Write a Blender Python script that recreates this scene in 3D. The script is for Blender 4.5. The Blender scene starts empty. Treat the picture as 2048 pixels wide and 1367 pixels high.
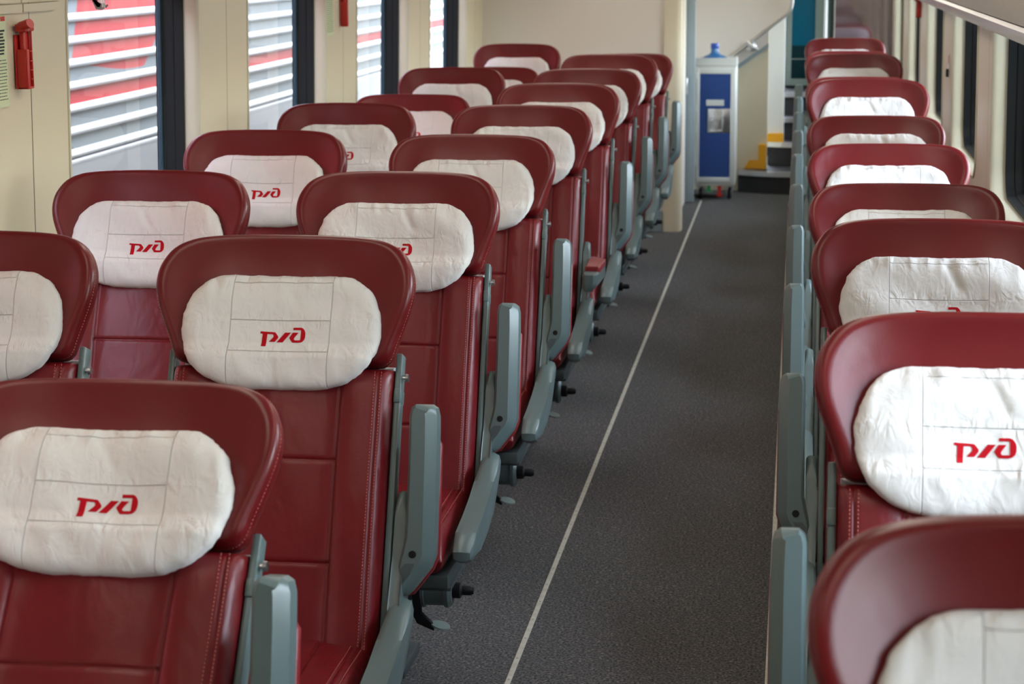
import bpy, bmesh, math, random
from mathutils import Vector, Matrix, noise

random.seed(7)
S = bpy.context.scene
COL = S.collection
R = math.radians

# ------------------------------------------------------------------ camera
F_PX, PX, PY, CAM_Z = 4000.0, 1024.0, 683.5, 1.83
VX, VY, RHO = 1603.4, -99.5, 0.0065          # where the aisle direction vanishes, and the roll
fw = Vector((VX - PX, VY - PY, F_PX)).normalized()
dn = Vector((RHO, 1, -(RHO * fw.x + fw.y) / fw.z)).normalized()
rt = dn.cross(fw)
up = -dn
# rows: world axes expressed in (right, down, forward) camera axes
cam_d = bpy.data.cameras.new('camera')
cam = bpy.data.objects.new('camera', cam_d)
COL.objects.link(cam)
cam_right = Vector((rt.x, fw.x, up.x))
cam_down = Vector((rt.y, fw.y, up.y))
cam_fwd = Vector((rt.z, fw.z, up.z))
m = Matrix((cam_right, -cam_down, -cam_fwd)).transposed().to_4x4()
m.translation = Vector((0, 0, CAM_Z))
cam.matrix_world = m
cam_d.sensor_width = 36
cam_d.lens = F_PX / 2048 * 36
cam_d.clip_start = 0.05
cam_d.dof.use_dof = True
cam_d.dof.focus_distance = 4.6
cam_d.dof.aperture_fstop = 8.0
S.camera = cam

# ------------------------------------------------------------------ light and exposure
S.view_settings.view_transform = 'Standard'
S.view_settings.look = 'None'
S.view_settings.exposure = 1.0
S.view_settings.gamma = 1
S.view_settings.use_curve_mapping = False
W = bpy.data.worlds.new('sky')
S.world = W
W.use_nodes = True
wn = W.node_tree
sky = wn.nodes.new('ShaderNodeTexSky')
sky.sky_type = 'NISHITA'
sky.sun_disc = False
sky.sun_elevation = R(74)
sky.sun_rotation = R(60)
sky.dust_density = 1.5
sky.air_density = 1.0
bgn = wn.nodes['Background']
hsv = wn.nodes.new('ShaderNodeHueSaturation')    # a hazy, whitish daylight sky
hsv.inputs['Saturation'].default_value = .5
wn.links.new(sky.outputs[0], hsv.inputs['Color'])
wn.links.new(hsv.outputs[0], bgn.inputs[0])
bgn.inputs[1].default_value = 1.6
SUN = bpy.data.lights.new('sun', 'SUN')
SUN.energy = 2.2
SUN.angle = R(3)
SUN.color = (1, .95, .88)
sun = bpy.data.objects.new('sun', SUN)
COL.objects.link(sun)
# high sun from the right of the coach: it lights the neighbouring train
sun.rotation_euler = Vector((-0.22, 0.08, -1.0)).to_track_quat('-Z', 'Y').to_euler()
FILL_POWER = 2.4

S.cycles.max_bounces = 8
S.cycles.diffuse_bounces = 5
S.cycles.glossy_bounces = 4
S.cycles.transparent_max_bounces = 12
S.cycles.sample_clamp_indirect = 4
S.cycles.use_denoising = True


# ------------------------------------------------------------------ materials
def mat(name, col, rough=.5, metal=0, spec=.5, bump=None, bump_scale=200, bump_dist=.001, coat=0, var=None, emis=None, sheen=0):
    M = bpy.data.materials.new(name)
    M.use_nodes = True
    nt = M.node_tree
    b = nt.nodes['Principled BSDF']
    b.inputs['Base Color'].default_value = (*col, 1)
    b.inputs['Roughness'].default_value = rough
    b.inputs['Metallic'].default_value = metal
    b.inputs['Specular IOR Level'].default_value = spec
    b.inputs['Coat Weight'].default_value = coat
    b.inputs['Sheen Weight'].default_value = sheen
    tc = nt.nodes.new('ShaderNodeTexCoord')
    if bump:
        n = nt.nodes.new('ShaderNodeTexNoise')
        n.inputs['Scale'].default_value = bump_scale
        n.inputs['Detail'].default_value = 3
        nt.links.new(tc.outputs['Object'], n.inputs['Vector'])
        bp = nt.nodes.new('ShaderNodeBump')
        bp.inputs['Strength'].default_value = bump
        bp.inputs['Distance'].default_value = bump_dist
        nt.links.new(n.outputs['Fac'], bp.inputs['Height'])
        nt.links.new(bp.outputs[0], b.inputs['Normal'])
    if var:
        scale, col2 = var
        n = nt.nodes.new('ShaderNodeTexNoise')
        n.inputs['Scale'].default_value = scale
        n.inputs['Detail'].default_value = 4
        nt.links.new(tc.outputs['Object'], n.inputs['Vector'])
        mx = nt.nodes.new('ShaderNodeMix')
        mx.data_type = 'RGBA'
        mx.inputs[6].default_value = (*col, 1)
        mx.inputs[7].default_value = (*col2, 1)
        rp = nt.nodes.new('ShaderNodeMapRange')
        rp.inputs[1].default_value = .4
        rp.inputs[2].default_value = .65
        nt.links.new(n.outputs['Fac'], rp.inputs[0])
        nt.links.new(rp.outputs[0], mx.inputs[0])
        nt.links.new(mx.outputs[2], b.inputs['Base Color'])
    if emis:
        b.inputs['Emission Color'].default_value = (*col, 1)
        b.inputs['Emission Strength'].default_value = emis
    return M


def crease(M, scale=(16, 16, 9), dist=.006):
    """soft creases of upholstery leather on top of its grain"""
    nt = M.node_tree
    bp0 = next(n for n in nt.nodes if n.type == 'BUMP')
    tc = next(n for n in nt.nodes if n.type == 'TEX_COORD')
    mp = nt.nodes.new('ShaderNodeMapping')
    mp.inputs['Scale'].default_value = scale
    n = nt.nodes.new('ShaderNodeTexNoise')
    n.noise_dimensions = '4D'
    n.inputs['Scale'].default_value = 1
    n.inputs['Detail'].default_value = 2
    n.inputs['Distortion'].default_value = .8
    oi = nt.nodes.new('ShaderNodeObjectInfo')
    mu = nt.nodes.new('ShaderNodeMath')
    mu.operation = 'MULTIPLY'
    mu.inputs[1].default_value = 30
    nt.links.new(oi.outputs['Random'], mu.inputs[0])
    nt.links.new(mu.outputs[0], n.inputs['W'])
    nt.links.new(tc.outputs['Object'], mp.inputs[0])
    nt.links.new(mp.outputs[0], n.inputs['Vector'])
    bp = nt.nodes.new('ShaderNodeBump')
    bp.inputs['Strength'].default_value = .6
    bp.inputs['Distance'].default_value = dist
    nt.links.new(n.outputs['Fac'], bp.inputs['Height'])
    nt.links.new(bp.outputs[0], bp0.inputs['Normal'])


LEATHER = mat('red_leather', (.142, .0048, .0082), .36, bump=.25, bump_scale=260, bump_dist=.0008, spec=.36, var=(5, (.118, .0044, .0074)))
LEATHER_HEAD = mat('red_leather_headrest', (.120, .0050, .0068), .33, bump=.2, bump_scale=300, bump_dist=.0006, spec=.4)
crease(LEATHER)
crease(LEATHER_HEAD, (7, 7, 7), .004)
STITCH = mat('stitch_thread', (.52, .17, .15), .8)
GREY = mat('grey_green_plastic', (.098, .143, .141), .33, bump=.08, bump_scale=900, bump_dist=.0003, spec=.5)
GREY_D = mat('dark_grey_plastic', (.05, .062, .064), .5)
GREY_M = mat('shaded_grey_plastic', (.055, .08, .085), .5)  # the grey plastic with the recess shade put into its colour
SHELL = mat('pale_shell_plastic', (.42, .40, .42), .45)
BLACK = mat('black_plastic', (.006, .007, .008), .6, spec=.25)
STEEL = mat('steel', (.55, .56, .57), .28, 1)
UNDER = mat('under_seat_metal', (.045, .06, .06), .5, .2)
DRUM = mat('green_grey_metal', (.085, .115, .11), .4, .2)
PEDALM = mat('pedal_green_grey', (.17, .22, .20), .5)
EMBLEM = mat('red_embroidery', (.40, .0, .007), .8, spec=.2)
PAD_RED = mat('armrest_red_leather', (.19, .009, .013), .4, bump=.2, bump_scale=300, bump_dist=.0006)
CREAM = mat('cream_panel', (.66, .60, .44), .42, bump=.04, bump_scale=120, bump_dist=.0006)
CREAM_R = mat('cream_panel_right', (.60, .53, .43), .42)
CREAM_W = mat('pale_bulkhead', (.70, .655, .59), .5)
WHITE_P = mat('white_panel', (.66, .68, .66), .45)
REVEAL = mat('window_reveal', (.54, .52, .39), .35)
RUBBER = mat('black_rubber', (.004, .0065, .0075), .55, spec=.3)
RUBBER_B = mat('blue_black_frame', (.018, .05, .085), .3)
SEAM = mat('panel_gap', (.16, .15, .10), .8)
RED_PL = mat('red_plastic', (.50, .02, .012), .35)
ALU = mat('aluminium', (.62, .63, .62), .3, .85)
ALU_PAINT = mat('pale_aluminium', (.60, .62, .58), .4, .2)
BLUE_DOOR = mat('blue_door_panel', (.003, .038, .17), .5)
YELLOW = mat('yellow_marking', (.75, .36, .005), .5)
STEP_BLK = mat('black_stair_covering', (.016, .017, .019), .75, bump=.3, bump_scale=300, bump_dist=.001)
STRIP = mat('floor_strip_metal', (.50, .50, .43), .5, .2, var=(30, (.40, .40, .33)))
TEAL = mat('teal_glazing', (.0, .085, .14), .12)
TEAL_D = mat('dark_teal_glazing', (.002, .022, .028), .12)
FRAME_G = mat('grey_green_frame', (.17, .22, .19), .4)
FRAME_D = mat('dark_green_frame', (.01, .03, .026), .3)
POST_G = mat('blue_grey_post', (.26, .32, .34), .4)
GREEN_PL = mat('green_plastic', (.01, .25, .06), .4)
PAPER = mat('notice_paper', (.62, .70, .45), .7)
INK = mat('ink', (.02, .03, .03), .8)
CEIL = mat('ceiling_white', (.75, .73, .68), .6)
FILLM = mat('fill_light_skin', (1, .92, .79), .6, emis=FILL_POWER)  # glowing skin of the added fill strips
GRAVEL = mat('ballast', (.30, .29, .27), .9, var=(12, (.18, .17, .16)))
RACKM = mat('rack_cream', (.66, .64, .54), .5)
RACK_E = mat('rack_edge_gloss', (.55, .52, .56), .18, .35)


def glass_mat(name, tint, refl):
    M = bpy.data.materials.new(name)
    M.use_nodes = True
    nt = M.node_tree
    nt.nodes.clear()
    out = nt.nodes.new('ShaderNodeOutputMaterial')
    tr = nt.nodes.new('ShaderNodeBsdfTransparent')
    tr.inputs[0].default_value = (*tint, 1)
    gl = nt.nodes.new('ShaderNodeBsdfGlossy')
    gl.inputs['Roughness'].default_value = .02
    fr = nt.nodes.new('ShaderNodeFresnel')
    fr.inputs[0].default_value = refl
    mx = nt.nodes.new('ShaderNodeMixShader')
    nt.links.new(fr.outputs[0], mx.inputs[0])
    nt.links.new(tr.outputs[0], mx.inputs[1])
    nt.links.new(gl.outputs[0], mx.inputs[2])
    nt.links.new(mx.outputs[0], out.inputs[0])
    return M


GLASS = glass_mat('window_glass', (.93, .96, .95), 1.25)
JUG = mat('blue_jug_plastic', (.05, .26, .62), .1)
JUG.node_tree.nodes['Principled BSDF'].inputs['Transmission Weight'].default_value = .55
PARTG = mat('hazy_reflecting_glass', (.30, .25, .27), .06, .75)


def carpet_mat():
    M = bpy.data.materials.new('grey_speckled_carpet')
    M.use_nodes = True
    nt = M.node_tree
    b = nt.nodes['Principled BSDF']
    b.inputs['Roughness'].default_value = .95
    b.inputs['Specular IOR Level'].default_value = .15
    tc = nt.nodes.new('ShaderNodeTexCoord')
    n1 = nt.nodes.new('ShaderNodeTexNoise')
    n1.inputs['Scale'].default_value = 140
    n1.inputs['Detail'].default_value = 3
    n2 = nt.nodes.new('ShaderNodeTexVoronoi')
    n2.inputs['Scale'].default_value = 210
    n3 = nt.nodes.new('ShaderNodeTexNoise')
    n3.inputs['Scale'].default_value = 3
    for n in (n1, n2, n3):
        nt.links.new(tc.outputs['Object'], n.inputs['Vector'])
    cr = nt.nodes.new('ShaderNodeValToRGB')
    e = cr.color_ramp.elements
    e[0].position = .32
    e[0].color = (.018, .019, .020, 1)
    e[1].position = .72
    e[1].color = (.135, .137, .137, 1)
    nt.links.new(n1.outputs['Fac'], cr.inputs[0])
    gt = nt.nodes.new('ShaderNodeValToRGB')
    g = gt.color_ramp.elements
    g[0].position = .0
    g[0].color = (.20, .16, .13, 1)
    g[1].position = .10
    g[1].color = (0, 0, 0, 1)
    sepc = nt.nodes.new('ShaderNodeSeparateColor')
    nt.links.new(n2.outputs['Color'], sepc.inputs[0])
    nt.links.new(sepc.outputs[0], gt.inputs[0])
    mx = nt.nodes.new('ShaderNodeMix')
    mx.data_type = 'RGBA'
    mx.blend_type = 'ADD'
    mx.inputs[0].default_value = .55
    nt.links.new(cr.outputs[0], mx.inputs[6])
    nt.links.new(gt.outputs[0], mx.inputs[7])
    nt.links.new(mx.outputs[2], b.inputs['Base Color'])
    bp = nt.nodes.new('ShaderNodeBump')
    bp.inputs['Strength'].default_value = .5
    bp.inputs['Distance'].default_value = .003
    nt.links.new(n1.outputs['Fac'], bp.inputs['Height'])
    nt.links.new(bp.outputs[0], b.inputs['Normal'])
    return M


CARPET = carpet_mat()


def cover_mat():
    """white cotton with sewn seams (two upright, two level) and fine creases"""
    M = bpy.data.materials.new('white_cotton')
    M.use_nodes = True
    nt = M.node_tree
    b = nt.nodes['Principled BSDF']
    b.inputs['Base Color'].default_value = (.66, .655, .63, 1)
    b.inputs['Roughness'].default_value = .85
    b.inputs['Specular IOR Level'].default_value = .2
    b.inputs['Sheen Weight'].default_value = .15
    tc = nt.nodes.new('ShaderNodeTexCoord')
    sp = nt.nodes.new('ShaderNodeSeparateXYZ')
    nt.links.new(tc.outputs['Object'], sp.inputs[0])

    def math_(op, a, b_=None, clamp=False):
        n = nt.nodes.new('ShaderNodeMath')
        n.operation = op
        n.use_clamp = clamp
        for i, v in enumerate((a, b_)):
            if v is None:
                continue
            if isinstance(v, (int, float)):
                n.inputs[i].default_value = v
            else:
                nt.links.new(v, n.inputs[i])
        return n.outputs[0]

    ax = math_('ABSOLUTE', sp.outputs[0])

    def line(v, c, w):   # 1 on the line, 0 away
        d = math_('ABSOLUTE', math_('SUBTRACT', v, c))
        return math_('SUBTRACT', 1, math_('DIVIDE', d, w), True)

    inside = math_('LESS_THAN', ax, .103)
    v = line(ax, .103, .0014)
    h1 = math_('MULTIPLY', line(sp.outputs[2], .711, .0013), inside)
    h2 = math_('MULTIPLY', line(sp.outputs[2], .646, .0013), inside)
    h3 = math_('MULTIPLY', line(sp.outputs[2], .790, .0011), inside)
    seams = math_('MAXIMUM', math_('MAXIMUM', v, h3), math_('MAXIMUM', h1, h2))
    mp = nt.nodes.new('ShaderNodeMapping')
    mp.inputs['Scale'].default_value = (38, 22, 24)
    nt.links.new(tc.outputs['Object'], mp.inputs[0])
    n = nt.nodes.new('ShaderNodeTexNoise')
    n.inputs['Scale'].default_value = 1
    n.inputs['Detail'].default_value = 2
    n.inputs['Distortion'].default_value = 1.2
    mp.inputs['Rotation'].default_value = (.3, .5, .35)
    nt.links.new(mp.outputs[0], n.inputs['Vector'])
    oi = nt.nodes.new('ShaderNodeObjectInfo')
    n.noise_dimensions = '4D'
    nt.links.new(math_('MULTIPLY', oi.outputs['Random'], 40), n.inputs['W'])
    # puckers gather along the level seams
    near = math_('MAXIMUM', line(sp.outputs[2], .711, .022), line(sp.outputs[2], .646, .022))
    near = math_('MAXIMUM', near, line(sp.outputs[2], .80, .03))
    amp = math_('ADD', .28, math_('MULTIPLY', near, .7))
    h = math_('SUBTRACT', math_('MULTIPLY', math_('SUBTRACT', n.outputs['Fac'], .5), amp), math_('MULTIPLY', seams, .30))
    bp = nt.nodes.new('ShaderNodeBump')
    bp.inputs['Strength'].default_value = .8
    bp.inputs['Distance'].default_value = .010
    nt.links.new(h, bp.inputs['Height'])
    nt.links.new(bp.outputs[0], b.inputs['Normal'])
    return M


COTTON = cover_mat()


# ------------------------------------------------------------------ mesh helpers
def link(name, me, material=None, parent=None, smooth=True, angle=None):
    o = bpy.data.objects.new(name, me)
    COL.objects.link(o)
    if material is not None and not me.materials:
        me.materials.append(material)
    if smooth:
        for p in me.polygons:
            p.use_smooth = True
        if angle:
            me.set_sharp_from_angle(angle=R(angle))
    if parent is not None:
        o.parent = parent
    return o


def done(bm, name, material=None, parent=None, smooth=True, angle=35):
    me = bpy.data.meshes.new(name)
    bmesh.ops.recalc_face_normals(bm, faces=bm.faces)
    bm.to_mesh(me)
    bm.free()
    return link(name, me, material, parent, smooth, angle)


def box(bm, x0, x1, y0, y1, z0, z1, bev=0, seg=2, mi=0):
    vs = [bm.verts.new((x, y, z)) for x in (x0, x1) for y in (y0, y1) for z in (z0, z1)]
    fs = [bm.faces.new([vs[i] for i in q]) for q in ((0, 1, 3, 2), (4, 6, 7, 5), (0, 4, 5, 1), (2, 3, 7, 6), (0, 2, 6, 4), (1, 5, 7, 3))]
    for f in fs:
        f.material_index = mi
    if bev:
        es = list({e for f in fs for e in f.edges})
        bmesh.ops.bevel(bm, geom=es, offset=bev, segments=seg, profile=.5, affect='EDGES')
    return vs


def prism(bm, pts, x0, x1, bev=0, seg=3, axis='x', mi=0):
    """pts: polygon in the two other axes, extruded along axis"""
    def P(a, p):
        if axis == 'x':
            return (a, p[0], p[1])
        if axis == 'y':
            return (p[0], a, p[1])
        return (p[0], p[1], a)
    A = [bm.verts.new(P(x0, p)) for p in pts]
    B = [bm.verts.new(P(x1, p)) for p in pts]
    n = len(pts)
    fs = [bm.faces.new(A), bm.faces.new(B[::-1])]
    for i in range(n):
        fs.append(bm.faces.new((A[i], B[i], B[(i + 1) % n], A[(i + 1) % n])))
    for f in fs:
        f.material_index = mi
    if bev:
        es = [e for e in set(fs[0].edges) | set(fs[1].edges)]
        bmesh.ops.bevel(bm, geom=es, offset=bev, segments=seg, profile=.5, affect='EDGES')


def cyl(bm, p, q, r0, r1=None, n=20, cap=True, mi=0):
    p, q = Vector(p), Vector(q)
    r1 = r0 if r1 is None else r1
    d = (q - p).normalized()
    a = d.orthogonal().normalized()
    b = d.cross(a)
    A, B = [], []
    for i in range(n):
        t = 2 * math.pi * i / n
        v = a * math.cos(t) + b * math.sin(t)
        A.append(bm.verts.new(p + v * r0))
        B.append(bm.verts.new(q + v * r1))
    fs = [bm.faces.new((A[i], A[(i + 1) % n], B[(i + 1) % n], B[i])) for i in range(n)]
    if cap:
        fs += [bm.faces.new(A[::-1]), bm.faces.new(B)]
    for f in fs:
        f.material_index = mi


def lathe(bm, prof, c=(0, 0, 0), n=32, axis='z'):
    c = Vector(c)
    rings = []
    for r, h in prof:
        ring = []
        for i in range(n):
            t = 2 * math.pi * i / n
            if axis == 'z':
                v = Vector((r * math.cos(t), r * math.sin(t), h))
            else:
                v = Vector((h, r * math.cos(t), r * math.sin(t)))
            ring.append(bm.verts.new(c + v))
        rings.append(ring)
    for A, B in zip(rings, rings[1:]):
        for i in range(n):
            bm.faces.new((A[i], A[(i + 1) % n], B[(i + 1) % n], B[i]))
    bm.faces.new(rings[0][::-1])
    bm.faces.new(rings[-1])


def tube(bm, pts, r, n=12):
    pts = [Vector(p) for p in pts]
    rings = []
    ref = None
    for i, p in enumerate(pts):
        d = ((pts[min(i + 1, len(pts) - 1)] - pts[max(i - 1, 0)])).normalized()
        if ref is None:
            ref = d.orthogonal().normalized()
        a = (ref - d * ref.dot(d)).normalized()
        ref = a
        b = d.cross(a)
        rings.append([bm.verts.new(p + (a * math.cos(2 * math.pi * k / n) + b * math.sin(2 * math.pi * k / n)) * r) for k in range(n)])
    for A, B in zip(rings, rings[1:]):
        for i in range(n):
            bm.faces.new((A[i], A[(i + 1) % n], B[(i + 1) % n], B[i]))
    bm.faces.new(rings[0][::-1])
    bm.faces.new(rings[-1])


def catmull(pts, n, closed=True):
    out = []
    m_ = len(pts)
    segs = m_ if closed else m_ - 1
    dense = []
    for i in range(segs):
        g = lambda k: Vector(pts[k % m_] if closed else pts[max(0, min(m_ - 1, k))])
        p0, p1, p2, p3 = g(i - 1), g(i), g(i + 1), g(i + 2)
        for k in range(24):
            t = k / 24
            dense.append(.5 * ((2 * p1) + (-p0 + p2) * t + (2 * p0 - 5 * p1 + 4 * p2 - p3) * t * t + (-p0 + 3 * p1 - 3 * p2 + p3) * t ** 3))
    dense.append(dense[0].copy() if closed else Vector(pts[-1]))
    L = [0]
    for a, b in zip(dense, dense[1:]):
        L.append(L[-1] + (b - a).length)
    tot = L[-1]
    k = 0
    cnt = n if closed else n - 1
    for i in range(n):
        t = tot * i / cnt
        while k < len(L) - 2 and L[k + 1] < t:
            k += 1
        f = (t - L[k]) / max(1e-9, L[k + 1] - L[k])
        out.append(dense[k].lerp(dense[k + 1], f))
    return out


def stitches(bm, path, spacing=.0062, w=.0016, l=.0046, h=.0009, normal=None):
    """little thread stitches along a path of (point, outward normal)"""
    acc = 0
    for (p, n), (q, n2) in zip(path, path[1:]):
        seg = (q - p).length
        if seg < 1e-7:
            continue
        d = (q - p) / seg
        while acc <= seg:
            c = p.lerp(q, acc / seg)
            nn = n.lerp(n2, acc / seg).normalized()
            s = d.cross(nn).normalized()
            c = c + nn * h * .4
            top = bm.verts.new(c + nn * h)
            ring = [bm.verts.new(c + d * l * .5), bm.verts.new(c + s * w * .5), bm.verts.new(c - d * l * .5), bm.verts.new(c - s * w * .5)]
            for i in range(4):
                bm.faces.new((top, ring[i], ring[(i + 1) % 4]))
            acc += spacing
        acc -= seg


def tag(o, label, cat, group=None, kind=None):
    if label:
        o['label'] = label
    if cat:
        o['category'] = cat
    if group:
        o['group'] = group
    if kind:
        o['kind'] = kind
    return o


def empty(name, loc, rz=0):
    o = bpy.data.objects.new(name, None)
    COL.objects.link(o)
    o.location = loc
    o.rotation_euler.z = rz
    o.empty_display_size = .1
    return o


def struct(o):
    o['kind'] = 'structure'
    return o


# ------------------------------------------------------------------ the seat
# Local axes: x across, the sitter faces -y, z up, origin on the floor.
# The back turns about the axis y=0, z=PIV_Z; in its own axes z runs up the back and -y is its front.
PIV_Z = .43
HEAD_HALF = [(0, .900), (.08, .899), (.15, .894), (.20, .883), (.236, .861), (.258, .826), (.265, .790), (.261, .752), (.247, .710), (.233, .672),
             (.224, .645), (.214, .634), (.195, .630), (.10, .629), (0, .629)]
HEAD_OUT = catmull(HEAD_HALF + [(-x, z) for x, z in HEAD_HALF[-2:0:-1]], 132)
HEAD_C = Vector((0, .765))


def nz(v):
    return noise.noise(v, noise_basis='PERLIN_NEW')


def head_n(x, z):
    a = min(1, abs(x) / .265)
    t = max(0, (z - .80) / .10)
    return .022 + .058 * a ** 3.2 + .016 * t * t


def headrest_mesh():
    bm = bmesh.new()
    prof = []
    for r in (.12, .25, .4, .55, .68, .78, .85, .90):
        prof.append((r, 0, 'f'))
    for a in (15, 35, 55, 72, 90):            # rolled rim
        prof.append((.90 + .10 * math.sin(R(a)), -.026 * (1 - math.cos(R(a))), 'f'))
    prof += [(1.008, -.040, 'f'), (1.0, -.056, 'f'), (.985, -.063, 'f'), (.965, -.066, 'b'), (.93, -.068, 'b'), (.8, -.072, 'b'), (.55, -.074, 'b'), (.3, -.075, 'b')]
    rings = []
    for r, dy, side in prof:
        ring = []
        for p in HEAD_OUT:
            q = HEAD_C + (p - HEAD_C) * r
            base = head_n(q.x, q.y)
            if side == 'b':
                e = HEAD_C + (p - HEAD_C) * .985
                base = head_n(e.x, e.y) * r + (1 - r) * .035
            ring.append(bm.verts.new((q.x, -(base + dy), q.y)))
        rings.append(ring)
    n = len(HEAD_OUT)
    for A, B in zip(rings, rings[1:]):
        for i in range(n):
            bm.faces.new((A[i], A[(i + 1) % n], B[(i + 1) % n], B[i]))
    for ring, nv in ((rings[0], head_n(0, .765)), (rings[-1], -.042)):
        c = bm.verts.new((0, -nv, .765))
        for i in range(n):
            bm.faces.new((c, ring[i], ring[(i + 1) % n]))
    return bm


def headrest_shell_mesh():
    """pale plastic shell on the back of the headrest, inside the leather rim"""
    bm = bmesh.new()
    rings = []
    n = len(HEAD_OUT)
    for r, off in ((.93, .060), (.925, .072), (.90, .078), (.6, .082), (.3, .083)):
        ring = []
        for p in HEAD_OUT:
            q = HEAD_C + (p - HEAD_C) * r
            e = HEAD_C + (p - HEAD_C) * .985
            base = head_n(e.x, e.y) * r + (1 - r) * .035
            ring.append(bm.verts.new((q.x, -(base - off), q.y)))
        rings.append(ring)
    for A, B in zip(rings, rings[1:]):
        for i in range(n):
            bm.faces.new((A[i], A[(i + 1) % n], B[(i + 1) % n], B[i]))
    bm.faces.new(rings[-1])
    bm.faces.new(rings[0][::-1])
    return bm


def head_stitch_mesh(row):
    bm = bmesh.new()
    for r, dy in (((.925, -.0022), (1.004, -.030))[row],):
        path = []
        for p in HEAD_OUT[-54:] + HEAD_OUT[:55]:
            q = HEAD_C + (p - HEAD_C) * r
            out = (p - HEAD_C).normalized()
            nrm = Vector((out.x * .25, -1, out.y * .25)) if r < 1 else Vector((out.x, -.25, out.y))
            path.append((Vector((q.x, -(head_n(q.x, q.y) + dy), q.y)), nrm.normalized()))
        stitches(bm, path)
    return bm


COV_HALF = [(0, .8085), (.11, .8080), (.150, .799), (.181, .773), (.199, .735), (.205, .697), (.199, .657), (.178, .618), (.138, .588), (.08, .5755), (0, .5735)]
COV_OUT = catmull(COV_HALF + [(-x, z) for x, z in COV_HALF[-2:0:-1]], 168)
COV_C = Vector((0, .692))
COV_R = sorted((math.atan2(p.y - COV_C.y, p.x - COV_C.x), (p - COV_C).length) for p in COV_OUT)


def cov_r(x, z):
    d = Vector((x, z)) - COV_C
    a = math.atan2(d.y, d.x)
    prev = COV_R[-1]
    lo = (prev[0] - 2 * math.pi, prev[1])
    for c in COV_R + [(COV_R[0][0] + 2 * math.pi, COV_R[0][1])]:
        if c[0] >= a:
            t = (a - lo[0]) / max(1e-9, c[0] - lo[0])
            return d.length / (lo[1] + (c[1] - lo[1]) * t)
        lo = c
    return d.length / COV_R[-1][1]


def cov_n(x, z, seed, r=None):
    r = cov_r(x, z) if r is None else r
    rr = min(1, r)
    base = max(head_n(x, z) + .003, .030 + .022 * min(1, (abs(x) / .19) ** 2) + .013 * max(0, min(1, (.665 - z) / .03)))
    bulge = (1 - rr ** 5) ** .5
    n = base + .027 * bulge
    edge = math.exp(-((1 - rr) / .20) ** 2) * (1 - rr ** 16)
    topw = max(0, min(1, (z - .725) / .06))
    g = nz(Vector((x * 34 + (z - .805) * x * 30, z * 6, seed * 3.1)))
    g2 = nz(Vector((x * 75, z * 9, seed * 5.7)))
    n += edge * (.0105 * g + .0045 * g2) * (.45 + topw)
    n += bulge * .0085 * nz(Vector((x * 8 + z * 7, z * 11, seed * 9.3)))
    low = max(0, min(1, (.65 - z) / .03))
    n += bulge * low * .0055 * nz(Vector((x * 26 - z * 12 * (1 if x > 0 else -1), z * 8, seed * 2.2)))
    fold = math.exp(-((x - .03 - .5 * (.785 - z) + .01 * seed) / .010) ** 2) * max(0, min(1, (z - .72) / .02)) * max(0, min(1, (.80 - z) / .02))
    n -= .005 * fold * (1 if seed % 2 else .4)
    return n


def cover_mesh(seed):
    bm = bmesh.new()
    n = len(COV_OUT)
    rings = []
    rl = [.05 + .9 * i / 30 for i in range(31)] + [.965, .978, .988, .995, 1.0]
    for r in rl:
        ring = []
        for k, p in enumerate(COV_OUT):
            wob = 0
            if r > .8:
                wob = (r - .8) / .2 * (.0022 * nz(Vector((p.x * 40, p.y * 40, seed * 4.4))) + .0012 * nz(Vector((p.x * 110, p.y * 110, seed))))
            q = COV_C + (p - COV_C) * (r + wob / .15)
            ring.append(bm.verts.new((q.x, -cov_n(q.x, q.y, seed, r), q.y)))
        rings.append(ring)
    for r, dy in ((1.0, .012), (.985, .022), (.95, .030)):
        ring = []
        for k, p in enumerate(COV_OUT):
            e = rings[len(rl) - 1][k].co
            q = COV_C + (Vector((e.x, e.z)) - COV_C) * r
            ring.append(bm.verts.new((q.x, e.y + dy, q.y)))
        rings.append(ring)
    for A, B in zip(rings, rings[1:]):
        for i in range(n):
            bm.faces.new((A[i], A[(i + 1) % n], B[(i + 1) % n], B[i]))
    c = bm.verts.new((0, -cov_n(0, COV_C.y, seed, 0), COV_C.y))
    for i in range(n):
        bm.faces.new((c, rings[0][i], rings[0][(i + 1) % n]))
    bm.faces.new(rings[-1])
    return bm


# the embroidered mark, traced in units of 1/1438 of its width
_MARKS = [
    [(300, 440), (380, 444), (740, 458), (768, 468), (800, 502), (860, 580), (872, 615), (860, 650), (770, 768), (585, 770), (700, 640), (719, 610), (722, 585), (712, 548),
     (680, 522), (515, 520), (500, 925), (355, 925), (370, 540), (366, 520), (350, 508), (292, 505)],
    [(1080, 465), (1265, 465), (1020, 780), (835, 780)],
    [(1340, 305), (1590, 303), (1632, 315), (1672, 345), (1712, 400), (1733, 455), (1740, 520), (1735, 620), (1708, 700), (1655, 755), (1610, 775), (1555, 785), (1345, 785),
     (1310, 755), (1245, 665), (1230, 635), (1240, 610), (1330, 465), (1510, 465), (1400, 612), (1382, 645), (1380, 680), (1410, 710), (1560, 710), (1580, 705), (1590, 685),
     (1590, 415), (1583, 390), (1565, 380), (1335, 380)],
]


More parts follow.
